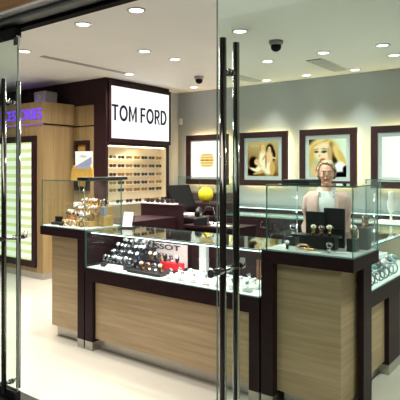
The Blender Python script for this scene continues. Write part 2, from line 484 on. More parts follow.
gused = [False]*3
ROWN = ['top row', 'second row from top', 'third row from top', 'fourth row from top', 'fifth row from top']
for ri, z in enumerate(ROWS[:-1]):
    for k in range(7):
        v = random.choice([0,0,0,1,1,2])
        loc = (-5.35-0.045, 4.93+0.15+k*0.163, z-0.007)
        lb = '%s glasses on %s of the lit eyewear wall, %s from left' % (GN[v], ROWN[ri], ORD[k])
        if not gused[v]:
            gused[v] = True; o = GV[v]; o.location = loc; o['label'] = lb; o['group'] = 'glasses on the eyewear wall'
        else: dup(GV[v], loc, 0, lb, 'glasses on the eyewear wall')
for k in range(6):
    v = random.choice([0,1,0])
    dup(GV[v], (-5.35+0.06, 4.93+0.18+k*0.19, 1.0705), 0, '%s glasses on white ledge under the eyewear rows, %s from left' % (GN[v], ORD[k]), 'glasses on the ledge')

# ------------------------------------------------------------------ left wall unit with purple letters
W = thing('wall_cabinet', 'wood veneer wall cabinet with purple lit letters and glowing shelves', 'display unit', (-6.07, 4.40, 0.0))
bm = BM(); box(bm, -1.88, 0, 0.0, 0.525, 0.09, 2.17); obj('body', bm, 'wall_wood', W)
bm = BM(); box(bm, -1.88, 0.03, -0.035, 0.525, 2.19, 2.49); obj('fascia', bm, 'wall_wood', W)
boxo('fascia_gap', (-1.88, 0.01, 0.0, 0.525, 2.17, 2.19), 'wenge', W)
boxo('light_line', (-1.88, 0.01, -0.012, 0.0, 2.172, 2.188), 'purple_line', W)['label'] = 'glowing violet light line'
boxo('plinth', (-1.88, -0.004, 0.004, 0.525, 0, 0.09), 'steel', W)
text_mesh('lettering', 'ACCESSORIES', 0.21, 'purple', Matrix.Translation((-0.58, -0.041, 2.315)) @ FACE_MY, W, 0.006, width=1.22, bold=0.0)['label'] = 'purple lit letters'
bm = BM()
box(bm, -1.60, -0.135, -0.03, 0, 1.93, 2.02); box(bm, -1.60, -0.135, -0.03, 0, 0.16, 0.25)
box(bm, -0.225, -0.135, -0.03, 0, 0.25, 1.93); box(bm, -1.60, -1.51, -0.03, 0, 0.25, 1.93)
obj('showcase_frame', bm, 'wenge', W)
boxo('light_panel', (-1.51, -0.225, -0.008, -0.002, 0.25, 1.93), 'lit_green', W)
n = 14
for k in range(n):
    z = 0.25 + (k+0.5)*(1.68/n)
    boxo('lit_shelf_slat', (-1.51, -0.228, -0.024, -0.008, z-0.034, z+0.034), 'lit_white', W)  # cream shelf slats, their lit look put into a glowing colour
area('violet_ceiling_fill', (-6.7, 4.62, 2.52), 1.0, 0.05, 0.15, (0.35,0.2,1.0), (PI,0,0))  # unseen violet fill added to tint the ceiling above the letters
# emergency light on top of it
E = thing('emergency_light', 'grey boxy light unit sitting on top of the wood wall cabinet', 'light', (-6.50, 4.76, 2.49))
bm = BM(); prism(bm, [(-0.12,0),(0.12,0),(0.14,0.18),(0.13,0.21),(-0.13,0.21),(-0.14,0.18)], -0.11, 0.11); obj('housing', bm, 'lt_grey', E, bevel=0.01)
bm = BM(); lathe(bm, [(0.035,0),(0.04,0.015),(0.03,0.03),(0.001,0.032)], 16)
for v in bm.verts: v.co = Vector((v.co.x, -0.11-v.co.z, v.co.y+0.12))
obj('lamp_head', bm, 'white', E)
# small dark frame on the wood wall
F = thing('wall_frame', 'dark brown empty box frame on the striped wood wall by dark column', 'frame', (-5.86, 4.939, 1.60))
bm = BM(); box(bm,-0.145,-0.105,-0.05,0,-0.36,0.36); box(bm,0.105,0.145,-0.05,0,-0.36,0.36); box(bm,-0.105,0.105,-0.05,0,0.30,0.36); box(bm,-0.105,0.105,-0.05,0,-0.36,-0.30)
obj('moulding', bm, 'wenge', F)
boxo('back_panel', (-0.105,0.105,-0.008,-0.001,-0.30,0.30), 'amber', F)

# ------------------------------------------------------------------ posters on the back wall
def paint(o, fn, n):
    me = o.data
    ca = me.color_attributes.new('Col', 'FLOAT_COLOR', 'POINT')
    for v in me.vertices:
        c = fn(v.co.x, v.co.z)
        ca.data[v.index].color = (max(0,c[0])**2.2, max(0,c[1])**2.2, max(0,c[2])**2.2, 1)
def sm(a, b, x):
    t = max(0, min(1, (x-a)/(b-a))); return t*t*(3-2*t)
def mixc(a, b, t): return tuple(a[i]*(1-t)+b[i]*t for i in range(3))
def ell(u, v, cx, cy, rx, ry, rot=0.0, soft=0.32):
    c, s = math.cos(rot), math.sin(rot)
    x, y = u-cx, v-cy
    x, y = x*c+y*s, -x*s+y*c
    d = math.sqrt((x/rx)**2+(y/ry)**2)
    return 1-sm(1-soft, 1+soft, d)
def art_pair(u, v):                      # figures posing in warm sepia
    c = mixc((0.56,0.42,0.20), (0.74,0.64,0.42), sm(-0.8, 0.9, v + 0.4*u))
    def L(col, *a):
        nonlocal c; c = mixc(c, col, ell(u, v, *a))
    DK=(0.10,0.05,0.03); SK=(0.95,0.78,0.56); WH=(1.0,0.93,0.76); GD=(0.86,0.66,0.36)
    L((0.45,0.30,0.14), 0.0,-0.9,1.0,0.22)
    L(DK, 0.46,0.55,0.23,0.30); L(DK, 0.66,0.20,0.15,0.36); L(GD, 0.0,0.68,0.19,0.25); L((0.70,0.50,0.26),-0.10,0.50,0.10,0.28)
    L(WH, 0.0,-0.10,0.25,0.62); L(SK, 0.42,0.05,0.24,0.46); L(WH, 0.38,-0.58,0.36,0.36); L(GD, 0.62,-0.55,0.16,0.42)
    L(SK, 0.0,0.64,0.11,0.16); L(SK, 0.43,0.54,0.11,0.17); L(SK, 0.0,0.42,0.06,0.12); L(SK, 0.42,0.36,0.07,0.12); L((0.68,0.48,0.28), 0.21,-0.10,0.05,0.45)
    L((0.80,0.62,0.38), 0.12,0.12,0.05,0.26,-0.6); L(SK, 0.70,0.05,0.18,0.05,-0.2)
    L(DK, -0.62,-0.22,0.28,0.36); L(SK, -0.40,-0.18,0.15,0.18); L(SK, -0.22,-0.40,0.16,0.10,-0.5); L(WH, -0.30,-0.62,0.20,0.16,0.4); L(DK, -0.68,-0.80,0.40,0.22,-0.3); L(WH, -0.50,-0.66,0.36,0.08,-0.35); L(GD, -0.28,-0.82,0.36,0.08,0.2)
    for ex, ey in ((0.39,0.57),(0.48,0.57),(-0.04,0.67),(0.05,0.67),(-0.44,-0.14),(-0.35,-0.15)): L((0.28,0.15,0.10), ex, ey, 0.030, 0.016)
    L((0.70,0.28,0.22), 0.43,0.45,0.035,0.014); L((0.70,0.30,0.24), 0.0,0.56,0.035,0.014)
    if 0.70 < v < 0.82 and -0.82 < u < -0.28 and int((u+2)*13) % 2 == 0: c = mixc(c, (0.92,0.84,0.66), 0.45)
    return c
def art_face(u, v):                      # close-up of a blonde face
    c = mixc((0.72,0.78,0.55), (0.90,0.94,0.82), sm(-0.4, 0.9, u))
    def L(col, *a):
        nonlocal c; c = mixc(c, col, ell(u, v, *a))
    HB=(0.95,0.80,0.48); HD=(0.42,0.27,0.11); SK=(1.0,0.88,0.68)
    L((0.20,0.14,0.07), -0.88,0.90,0.34,0.20); L(HB, -0.50,0.55,0.52,0.46,0.5); L(HB, 0.0,0.72,0.60,0.26,-0.25); L((0.80,0.60,0.28), -0.35,0.80,0.45,0.07,0.35)
    L(HD, 0.34,0.25,0.22,0.58,0.25); L(HB, 0.60,0.15,0.20,0.66,0.45); L((0.88,0.74,0.42), 0.80,-0.05,0.12,0.5,0.4)
    L((0.86,0.68,0.36), -0.86,0.10,0.14,0.55,-0.15); L((0.20,0.18,0.08), 0.42,-0.22,0.12,0.26,0.3)
    L(SK, -0.23,0.32,0.47,0.54,0.15); L((0.97,0.80,0.60), -0.10,-0.30,0.24,0.26); L((0.93,0.74,0.54), -0.62,-0.62,0.26,0.36,-0.4); L((0.62,0.42,0.20), -0.46,-0.38,0.07,0.36,-0.45)
    L((0.82,0.66,0.46), 0.12,0.20,0.10,0.36,0.15)
    L((0.55,0.50,0.42), -0.60,0.34,0.14,0.07); L((0.50,0.48,0.40), -0.17,0.34,0.17,0.08,0.1)
    L((0.10,0.10,0.09), -0.60,0.32,0.09,0.035); L((0.08,0.09,0.09), -0.17,0.32,0.11,0.04,0.1)
    L((0.60,0.42,0.22), -0.60,0.47,0.14,0.025,0.15); L((0.60,0.42,0.22), -0.14,0.48,0.20,0.028,-0.08)
    L((0.86,0.64,0.46), -0.42,0.12,0.05,0.06); L((0.84,0.42,0.34), -0.26,-0.07,0.14,0.055,0.1); L((0.60,0.24,0.20), -0.26,-0.07,0.12,0.012,0.1)
    L((1.0,1.0,0.96), 0.66,-0.50,0.30,0.30); L((0.03,0.04,0.04), 0.72,-0.90,0.40,0.17); L((0.03,0.05,0.04), 0.95,-0.62,0.14,0.20)
    return c
def art_gold(u, v):                      # white print with a small gold striped motif
    c = (1.06,1.04,0.98)
    du, dv = abs(u-0.02)/0.44, abs(v+0.04)/0.38
    k = 1 - sm(0.9, 1.05, (du**4+dv**4)**0.25)
    s = 0.5+0.5*math.sin(v*42)
    col = mixc((0.80,0.62,0.25), (0.97,0.88,0.62), s)
    if abs(v+0.03) < 0.05 and (int((u+2)*14) % 2 == 0): col = (0.45,0.32,0.12)
    return mixc(c, col, k*0.95)
def art_white(u, v): return mixc((1.10,1.07,0.98), (1.0,0.99,0.94), sm(0.2,1,abs(u)))
def poster(xl, w, art, mt_mat, inset, label, border):
    zc, h = 1.70, 0.795
    r = thing('framed_poster', label, 'picture', (xl+w/2, 6.64, zc), group='framed posters on the back wall')
    a, b = w/2, h/2
    bm = BM()
    box(bm,-a,-a+border,-0.03,0.02,-b,b); box(bm,a-border,a,-0.03,0.02,-b,b); box(bm,-a+border,a-border,-0.03,0.02,b-border,b); box(bm,-a+border,a-border,-0.03,0.02,-b,-b+border)
    box(bm,-a+border,a-border,0.005,0.02,-b+border,b-border)
    obj('moulding', bm, 'frame_brown', r)
    ia, ib = a-border, b-border
    boxo('mat_board', (-ia, ia, -0.012, 0.004, -ib, ib), mt_mat, r)
    ja, jb = ia-inset, ib-inset
    n = 64
    bm = BM(); g = [[bm.verts.new((-ja+2*ja*i/n, -0.0125-0.002, -jb+2*jb*j/n)) for i in range(n+1)] for j in range(n+1)]
    for j in range(n):
        for i in range(n): bm.faces.new((g[j][i], g[j][i+1], g[j+1][i+1], g[j+1][i]))
    p = obj('print', bm, 'print', r)
    paint(p, lambda x, z: art(x/ja, z/jb), n)
    boxo('halo_led_strip', (-a+0.07, a-0.07, 0.035, 0.055, b-0.06, b-0.04), 'halo', r)
    boxo('halo_led_strip', (-a+0.07, a-0.07, 0.035, 0.055, -b+0.04, -b+0.06), 'halo', r)
    boxo('halo_led_strip', (-a+0.04, -a+0.06, 0.035, 0.055, -b+0.06, b-0.06), 'halo', r)
    boxo('halo_led_strip', (a-0.06, a-0.04, 0.035, 0.055, -b+0.06, b-0.06), 'halo', r)
    boxo('spacer', (-0.2, 0.2, 0.02, 0.0995, -0.2, 0.2), 'black', r)
poster(-5.29, 0.82, art_gold, 'lt_grey', 0.02, 'brown framed white poster with a small gold motif, beside the sign tower', 0.085)
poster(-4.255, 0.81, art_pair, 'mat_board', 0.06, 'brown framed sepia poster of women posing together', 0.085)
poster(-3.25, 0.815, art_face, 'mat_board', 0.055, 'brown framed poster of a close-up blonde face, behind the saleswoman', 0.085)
poster(-2.245, 0.81, art_white, 'mat_board', 0.055, 'brown framed blank pale poster, cut off by the right edge', 0.085)

# ------------------------------------------------------------------ island display units
def tall_case(label, loc, rz, w=0.62, dep=0.46, top=1.02, post='R', mat='zebra', deck='white_deck', inset=0.004):
    r = thing('display_pedestal', label, 'display case', loc, rz, 'tall glass-topped pedestals of the island')
    a = 0.10
    boxo('top_slab', (0, w, 0, dep, top-0.08, top), 'wenge', r, bevel=0.003)
    if post == 'R': bx, px = (a, w-0.085), (w-0.085, w)
    else: bx, px = (0.085, w-a), (0, 0.085)
    boxo('body', (bx[0], bx[1], 0.06, dep-0.05, 0.10, top-0.08), mat, r)
    boxo('plinth', (bx[0]+0.03, bx[1], 0.10, dep-0.08, 0, 0.10), 'steel', r)
    boxo('corner_post', (px[0], px[1], 0.0, dep, 0.075, top-0.08), 'wenge', r)
    boxo('post_foot', (px[0], px[1], 0.0, dep, 0, 0.075), 'steel', r)
    boxo('deck', (0.012, w-0.012, 0.012, dep-0.012, top, top+0.008), deck, r)
    g, z1, li = 0.007, top+0.43, inset
    if top > 1.05: z1 = 1.455
    pane('glass_panel', (li, w-0.004, 0.004, 0.004+g, top+0.0005, z1-g), r)
    pane('glass_panel', (li, w-0.004, dep-0.004-g, dep-0.004, top+0.0005, z1-g), r)
    pane('glass_panel', (li, li+g, 0.0115, dep-0.0115, top+0.0005, z1-g), r)
    pane('glass_panel', (w-0.004-g, w-0.004, 0.0115, dep-0.0115, top+0.0005, z1-g), r)
    pane('glass_top', (li-0.002, w-0.002, 0.002, dep-0.002, z1-g, z1), r)
    return r
def led_pole(parent, x, y, z, h):
    bm = BM(); tube(bm, [(x,y,z),(x,y,z+h)], 0.004, 8); p = obj('light_pole', bm, 'steel', parent)
    for k in range(3):
        zz = z + h*(0.35+0.28*k)
        bm = BM(); tube(bm, [(x,y,zz),(x+0.0,y-0.010,zz-0.016)], [0.004,0.006], 8); obj('spot_head', bm, 'led_cool', p)

FL = tall_case('tall pedestal case at left corner of island, full of gold jewellery', (-4.10, 2.94, 0), 0, inset=0.018)
FR = tall_case('tall pedestal case at near right corner of island, with black watch boards', (-1.72, 2.94, 0), 0, post='L', deck='mat_deck', inset=0.034)
RR = tall_case('tall pedestal case behind the saleswoman at far right corner', (-1.12, 5.42, 0), PI, post='R')
RL = tall_case('tall dark pedestal case at far left corner of island, behind monitor', (-3.48, 5.42, 0), PI, top=1.13, post='L', mat='wenge', deck='wenge')
# the front right body shows its side veneer and a dark leg behind
bm = BM(); box(bm, 0.535, 0.575, 0.30, 0.45, 0.0, 0.938); obj('corner_post', bm, 'wenge', FR)
led_pole(FL, 0.59, 0.03, 1.03, 0.38); led_pole(FR, 0.05, 0.42, 1.03, 0.36); led_pole(FR, 0.598, 0.435, 1.03, 0.36)
for R_, x0 in ((FL,-4.10),(FR,-1.72)):
    pass
for x in (-3.79, -1.41):
    area('case_fill', (x, 3.17, 1.425), 0.5, 0.3, 0.8, (0.95,1.0,0.96))  # unseen fill added under both front glass tops, no lamp there

def low_counter(label, loc, rz, ln, dep, posts, back='wenge', light=True, power=3.0, handle=True, solid=False):
    """origin at front-left floor corner, length along x, staff side at +y"""
    r = thing('display_counter', label, 'display counter', loc, rz)
    zt, zd = 1.02, 0.70
    xs = sorted(posts)
    for x0, x1 in xs:
        q = boxo('post', (x0, x1, 0.0, dep-0.03, 0.075, 0.59), 'wenge', r)
        boxo('post_foot', (x0, x1, 0.0, dep-0.03, 0.0, 0.075), 'steel', q)
    edges = [0.0] + [e for p in xs for e in p] + [ln]
    if edges[0] == edges[1]: edges = edges[2:]
    if edges[-1] == edges[-2]: edges = edges[:-2]
    for a, b in zip(edges[0::2], edges[1::2]):
        boxo('front_panel', (a, b, 0.035, 0.055, 0.10, 0.59), 'zebra', r)
        boxo('plinth', (a, b, 0.08, 0.10, 0.0, 0.10), 'steel', r)
    boxo('fascia', (0, ln, 0.0, dep-0.03, 0.59, 0.70), 'wenge', r)
    boxo('deck', (0.01, ln-0.01, 0.012, dep-0.035, zd, zd+0.006), 'white_deck', r)
    boxo('back_panel', (0, ln, dep-0.03, dep, 0.0, zt-0.008), back, r)
    pane('glass_front', (0.002, ln-0.002, 0.003, 0.010, zd+0.0005, zt-0.008), r)
    if solid: boxo('counter_top', (0.0, ln, 0.0, dep, zt-0.008, zt), 'wenge', r)
    else: pane('glass_top', (0.0, ln, 0.0, dep, zt-0.008, zt), r)
    pane('glass_panel', (0.002, 0.009, 0.011, dep-0.031, zd+0.0005, zt-0.0085), r)
    pane('glass_panel', (ln-0.009, ln-0.002, 0.011, dep-0.031, zd+0.0005, zt-0.0085), r)
    if light:
        boxo('led_strip', (0.02, ln-0.02, 0.05, 0.066, zt-0.026, zt-0.010), 'led_cool', r)
        area('counter_light', (ln/2, 0.10, zt-0.03), ln-0.1, 0.06, power*ln*0.28, (0.93,1.0,0.98), (math.radians(18),0,0), r)
    if handle:
        n = max(2, round(ln/0.7))
        for k in range(n):
            a, b = ln*k/n, ln*(k+1)/n
            d = boxo('door', (a+0.005, b-0.005, dep, dep+0.012, 0.12, 0.985), back, r)
            c = a + (b-a)*0.3
            bm = BM(); box(bm, c-0.04, c+0.04, dep+0.012, dep+0.02, 0.90, 0.912); box(bm, c-0.04, c-0.034, dep+0.012, dep+0.02, 0.912, 0.95); box(bm, c+0.034, c+0.04, dep+0.012, dep+0.02, 0.912, 0.95)
            obj('handle', bm, 'steel', d)
            bm = BM(); tube(bm, [(c+0.02, dep+0.012, 0.965),(c+0.02, dep+0.022, 0.965)], 0.009, 10); obj('lock', bm, 'steel', d)
    return r
FC = low_counter('long low glass-top counter across front of island, full of watches', (-3.465, 2.94, 0), 0, 1.73, 0.52, [(0.0,0.095),(1.65,1.73)], power=7)
RC = low_counter('low glass-top counter running back along right side of the island', (-1.20, 3.44, 0), PI/2, 1.48, 0.42, [(0.0,0.03),(0.50,0.78),(1.40,1.48)], power=4)
BC = low_counter('low glass-top counter along rear of island, dark staff-side doors', (-1.77, 5.42, 0), PI, 1.68, 0.46, [(0.0,0.09),(1.6,1.68)], power=4)
LC = low_counter('low dark-topped counter along left side of island, behind the gold jewellery case', (-4.10, 4.38, 0), -PI/2, 0.94, 0.46, [(0.0,0.09),(0.85,0.94)], handle=False, power=2, solid=True, light=False)
WC = low_counter('long glass-top counter against back wall under the posters', (-4.35, 6.22, 0), 0, 3.4, 0.5, [(0.0,0.08),(3.32,3.4)], handle=False, power=4)
o = thing('sideboard', 'dark brown sideboard on back wall under the gold motif poster', 'cabinet', (-5.0, 6.47, 0))
boxo('carcass', (-0.54, 0.60, -0.16, 0.268, 0.0, 1.18), 'frame_brown', o)
for k in range(2): boxo('door', (-0.53+0.565*k, 0.02+0.565*k, -0.175, -0.16, 0.05, 1.15), 'frame_brown', o)
# staff desk and raised screen
o = thing('desk_screen', 'dark brown raised panel behind the island, with glasses tray on it', 'partition', (-3.88, 4.45, 0))
boxo('panel', (-0.31, 0.29, -0.055, 0.0, 0.0, 1.13), 'wenge', o); boxo('cap', (-0.31, 0.29, -0.06, 0.045, 1.13, 1.15), 'wenge', o)
o = thing('staff_desk', 'dark brown inner desk with white papers and telephone, behind front counter', 'desk', (-2.9, 4.15, 0))
boxo('desk_top', (-0.3, 0.3, -0.20, 0.20, 0.975, 1.0), 'wenge', o); boxo('side_panel', (-0.3,-0.27,-0.19,0.19,0,0.975),'wenge',o); boxo('side_panel', (0.27,0.30,-0.19,0.19,0,0.975),'wenge',o); boxo('modesty_panel', (-0.27,0.27,-0.17,-0.15,0.2,0.975),'wenge',o)
desk_top = 1.0
# tray of sunglasses on the raised cap
o = thing('sunglasses_tray', 'pale tray of dark sunglasses on the brown raised panel', 'tray', (-3.92, 4.44, 1.1505))
boxo('tray', (-0.24,0.22,-0.045,0.05,0,0.012), 'white', o)
for k in range(3):
    dup(GV[0], (-4.07+0.155*k, 4.42, 1.163), -PI/2+0.06*(k-1), 'black sunglasses on the pale tray by the monitor, %s from left' % ORD[k], 'sunglasses on the tray')
# monitor
o = thing('monitor', 'black tilted computer monitor on the island, in front of lit eyewear wall', 'monitor', (-3.85, 4.735, 1.0), PI/2)
bm = BM(); box(bm,-0.20,0.20,-0.012,0.012,-0.145,0.145)
bmesh.ops.rotate(bm, verts=bm.verts, matrix=Matrix.Rotation(-0.42,3,'X')); bmesh.ops.translate(bm, verts=bm.verts, vec=(0,0,0.225))
obj('screen', bm, 'header_black', o, bevel=0.006)
bm = BM(); tube(bm, [(0,0.03,0.02),(0,0.03,0.12),(0,0.02,0.21)], 0.022, 10); obj('stand', bm, 'black', o)
bm = BM(); box(bm,-0.13,0.13,-0.20,0.10,0,0.03); obj('base', bm, 'lt_grey', o, bevel=0.006)
mt_ = thing('monitor_shelf', 'dark shelf carrying the monitor beside the brown raised panel', 'shelf', (-3.80, 4.72, 0))
boxo('shelf_top', (-0.30,0.32,-0.20,0.225,0.97,0.9995), 'wenge', mt_); boxo('support', (-0.29,0.31,0.10,0.14,0,0.97), 'wenge', mt_)
# ball in rear case
bm = BM(); ellipsoid(bm, (0,0,0.094), (0.096,0.096,0.094), 24, 16, lambda p: Vector((p.x*(1+0.02*math.cos(6*math.atan2(p.y,p.x))), p.y*(1+0.02*math.sin(6*math.atan2(p.y,p.x))), p.z)))
tag(obj('yellow_ball', bm, 'yellow', None, (-3.82, 5.17, 1.1385)), 'bright yellow ball in the far glass case behind the black monitor', 'ball')
# telephone
o = thing('telephone', 'black desk telephone with handset and curly cord on inner desk', 'telephone', (-3.06, 4.07, desk_top+0.0005), 0.5)
o.scale = (1,1,1.25)
bm = BM(); prism(bm, [(-0.07,0),(0.07,0),(0.065,0.07),(-0.065,0.05)], -0.08, 0.08); obj('base', bm, 'black', o, bevel=0.005)
bm = BM(); tube(bm, [(-0.03,-0.08,0.085),(-0.03,-0.05,0.11),(-0.03,0.05,0.12),(-0.03,0.09,0.10)], [0.028,0.02,0.02,0.03], 10); obj('handset', bm, 'black', o)
bm = BM(); tube(bm, [(0.0,0.06,0.09),(0.05,0.06,0.14),(0.11,0.05,0.13),(0.14,0.03,0.06),(0.12,0.0,0.006)], 0.006, 8); obj('cord', bm, 'black', o)
for k, (x, y, a, lb) in enumerate(((-3.10,4.25,0.2,'white sheet of paper on inner desk, behind the telephone'),(-2.85,4.10,-0.3,'white sheet of paper on inner desk, right of the telephone'))):
    bm = BM(); box(bm,-0.10,0.10,-0.07,0.07,0,0.003)
    p = obj('paper_sheet', bm, 'white', None, (x,y,desk_top+0.0005)); p.rotation_euler=(0,0,a); tag(p, lb, 'paper', 'papers on the desk')

# black light boards and display on top of the glass cases
o = tag(boxo('light_board', (-3.57,-3.43,2.94,3.42,1.4505,1.478), 'black', bevel=0.004), 'flat black board lying on top of the gold jewellery case', 'board')
o = tag(boxo('light_board', (-1.70,-1.50,3.20,3.395,1.4505,1.478), 'black', bevel=0.004), 'flat black board on glass top of case before the saleswoman', 'board')
D = thing('card_holder', 'amber holder with grey and white card, standing on left glass case', 'display', (-3.78, 3.20, 1.4505), math.radians(20))
bm = BM(); prism(bm, [(-0.115,0),(0.115,0),(0.105,0.10),(0.085,0.135),(0.085,0.10),(-0.085,0.10),(-0.085,0.135),(-0.105,0.10)], -0.05, -0.02); box(bm,-0.115,0.115,-0.02,0.05,0,0.02); obj('holder', bm, 'amber', D)
bm = BM(); box(bm,-0.090,0.090,-0.012,-0.004,0.02,0.265)
bm.normal_update()
obj('card', bm, 'white', D)
bm = BM(); prism(bm, [(-0.088,0.09),(0.082,0.09),(0.082,0.215),(-0.088,0.125)], -0.0145, -0.0122); obj('card_print', bm, 'blue_grey', D)
bm = BM(); box(bm,-0.03,0.02,-0.0142,-0.0122,0.226,0.231); box(bm,-0.045,0.035,-0.0142,-0.0122,0.216,0.219); obj('card_lines', bm, 'lt_grey', D)
for k in range(0): pass

# ------------------------------------------------------------------ watches
def make_watch(strap, case, dial):
    r = thing('wristwatch', 'x', 'watch')
    R0 = 0.030; bm = BM(); n = 24; w = 0.010; t = 0.0035
    rings = []
    for k in range(n):
        a = 2*PI*k/n; c, s = math.cos(a), math.sin(a)
        ww = w*(1.0 - 0.25*math.cos(a-math.radians(-40)) * -1) if False else w*(0.85+0.2*max(0,math.cos(a-2.4)))
        rings.append([bm.verts.new((x, (R0+dr)*c*0.9, R0+t+(R0+dr)*s)) for x, dr in ((-ww,0),(ww,0),(ww,t),(-ww,t))])
    for k in range(n):
        A, B = rings[k], rings[(k+1)%n]
        for q in range(4): bm.faces.new((A[q],A[(q+1)%4],B[(q+1)%4],B[q]))
    obj('strap', bm, strap, r)
    rot = Matrix.Translation((0, -0.0215, R0+0.024)) @ Matrix.Rotation(math.radians(52), 4, 'X')
    bm = BM(); lathe(bm, [(0.0165,-0.004),(0.019,-0.001),(0.019,0.004),(0.0155,0.007)], 18); tube(bm,[(0.018,0,0.002),(0.023,0,0.002)],0.003,8)
    bm.transform(rot); cs = obj('watch_case', bm, case, r)
    bm = BM(); lathe(bm, [(0.0152,0.0068),(0.0152,0.0078),(0.001,0.0080)], 18); box(bm,-0.001,0.001,0,0.010,0.008,0.0086,1); box(bm,0,0.008,-0.001,0.001,0.008,0.0086,1)
    bm.transform(rot); obj('dial', bm, [dial, 'silver' if dial!='dial_white' else 'black'], cs)
    return r
WN = ['black-strapped watch with white dial', 'steel watch with dark dial', 'navy-strapped watch with white dial', 'steel watch with white dial', 'gold watch with white dial', 'brown-strapped watch with gold case', 'rose gold watch with dark dial', 'steel watch with teal dial', 'black watch with dark dial']
WV = [make_watch('strap_black','silver','dial_white'), make_watch('silver','silver','dial_dark'), make_watch('strap_navy','silver','dial_white'), make_watch('silver','silver','dial_white'),
      make_watch('gold','gold','dial_white'), make_watch('strap_brown','gold','dial_white'), make_watch('rose','rose','dial_dark'), make_watch('silver','silver','dial_teal'), make_watch('strap_black','black','dial_dark')]
wused = [False]*len(WV)
def watch(v, loc, rz, where, group, sc=1.0):
    lb = WN[v] + ' ' + where
    if not wused[v]:
        wused[v] = True; o = WV[v]; o.location = loc; o.rotation_euler = (0,0,rz); o['label'] = lb; o['group'] = group
    else: o = dup(WV[v], loc, rz, lb, group)
    o.scale = (sc,)*3
    return o
ZD = 0.7065
# tiered white stand at left
s = thing('tiered_stand', 'dark grey tiered watch stand at left end of the front counter', 'display stand', (-3.19, 3.20, ZD))
HS = [0.035, 0.075, 0.115, 0.15]
bm = BM()
for k in range(4): box(bm, -0.19, 0.15, -0.16+0.085*k, -0.075+0.085*k, 0, HS[k])
obj('steps', bm, 'dark_grey', s)
for k in range(4):
    for j in range(8):
        v = random.choice([0,1,2,2,3,3,0,8])
        watch(v, (-3.36+0.044*j, 3.082+0.085*k+random.uniform(-0.012,0.012), ZD+HS[k]+0.0005), random.uniform(-0.3,0.4), 'on tier %s of dark stand, %s from left' % (['one','two','three','four'][k], ORD[j]), 'watches on the dark tiered stand', random.uniform(0.86,1.06))
# card in front
bm = BM(); prism(bm, [(-0.11,0),(0.11,0),(0.11,0.012),(-0.11,0.012)], -0.03, 0.03)
c = thing('price_card', 'small white card lying in front of the dark tiered stand', 'card', (-3.17, 2.99, ZD))
bm = BM(); 
for q in range(1):
    a = [bm.verts.new(p) for p in ((-0.09,-0.028,0),(0.09,-0.028,0),(0.09,0.028,0.0),(-0.09,0.028,0.0),(-0.09,-0.026,0.006),(0.09,-0.026,0.006),(0.09,0.028,0.040),(-0.09,0.028,0.040))]
    for f in ((0,1,2,3),(4,5,6,7),(0,1,5,4),(1,2,6,5),(2,3,7,6),(3,0,4,7)): bm.faces.new([a[i] for i in f])
obj('card', bm, 'white', c)
# brand display: black base, card with lettering, red riser
B = thing('brand_display', 'black watch display base with red riser, before the pale pink lettered card', 'display stand', (-2.84, 3.18, ZD))
boxo('base', (-0.18,0.18,-0.18,0.17,0,0.022), 'black', B, bevel=0.002)
BC_ = thing('brand_card', 'long pale pink card with dark lettering at back of front counter', 'card', (-2.84, 3.385, ZD))
boxo('card', (-0.50,0.145,0.0,0.008,0.0,0.20), 'pink_card', BC_)
text_mesh('lettering', 'TISSOT', 0.062, 'ink', Matrix.Translation((-0.13, -0.0015, 0.165)) @ FACE_MY, BC_, 0.0012, width=0.40, bold=0.0015)
boxo('riser', (0.0,0.20,0.02,0.10,0.022,0.075), 'red', B)
bm = BM(); box(bm,-0.17,0.0,0.02,0.16,0.022,0.075); box(bm,0.0,0.0,0,0,0,0) if False else None
obj('step', bm, 'black', B)
for j in range(5):
    v = [8,5,6,1,5][j]
    watch(v, (-2.985+0.068*j, 3.075, ZD+0.0225), 0.3, 'on front of black base, %s from left' % ORD[j], 'watches on the black display', 1.0)
for j in range(3):
    v = [5,0,6][j]
    watch(v, (-2.975+0.058*j, 3.25, ZD+0.0755), 0.2, 'on black step by pink card, %s from left' % ORD[j], 'watches on the black display', 1.0)
for j in range(3):
    watch([8,1,0][j], (-2.81+0.064*j, 3.24, ZD+0.0755), 0.4, 'on the red riser, %s from left' % ORD[j], 'watches on the red riser', 0.95)
# white cushions
cush = thing('watch_cushion', 'x', 'cushion')
bm = BM(); prism(bm, [(-0.034,0),(0.034,0),(0.030,0.028),(0.0,0.034),(-0.030,0.028)], -0.03, 0.03); obj('pad', bm, 'pearl', cush, bevel=0.008)
first = True; ci = 0
for k in range(3):
    for j in range(7):
        x = -2.57+0.115*j-0.0*k; y = 3.03+0.105*k
        if k == 2 and j in (0,1): continue
        lb = 'white cushion in %s row of the white group, %s from left' % (['front','middle','back'][k], ORD[j])
        if first: first = False; o = cush; o.location = (x,y,ZD); o['label'] = lb; o['group'] = 'white cushions in the front counter'
        else: o = dup(cush, (x,y,ZD), 0.15, lb, 'white cushions in the front counter')
        if True:
            watch(random.choice([3,3,1,3,7]), (x,y-0.002,ZD+0.035), random.uniform(0,0.5), 'on %s white cushion, %s row' % (ORD[j], ['front','middle','back'][k]), 'watches on white cushions', 0.62)
P = thing('acrylic_column', 'pale upright column standing at back of the white cushions', 'display stand', (-2.50, 3.36, ZD))
boxo('foot', (-0.045,0.045,-0.03,0.03,0,0.012), 'white', P); bm = BM(); prism(bm, [(-0.034,0.012),(0.034,0.012),(0.034,0.10),(0.040,0.11),(0.034,0.12),(0.034,0.22),(-0.034,0.22),(-0.034,0.12),(-0.040,0.11),(-0.034,0.10)], -0.02,0.02); obj('column', bm, 'lt_grey', P)
# pink picture card at right end
o = tag(boxo('photo_card', (-2.03,-1.90,3.40,3.408,ZD,ZD+0.15), 'pink_card'), 'dark pink upright card at back of front counter right end', 'card')
o.data.materials.clear(); o.data.materials.append(M['strap_brown'])

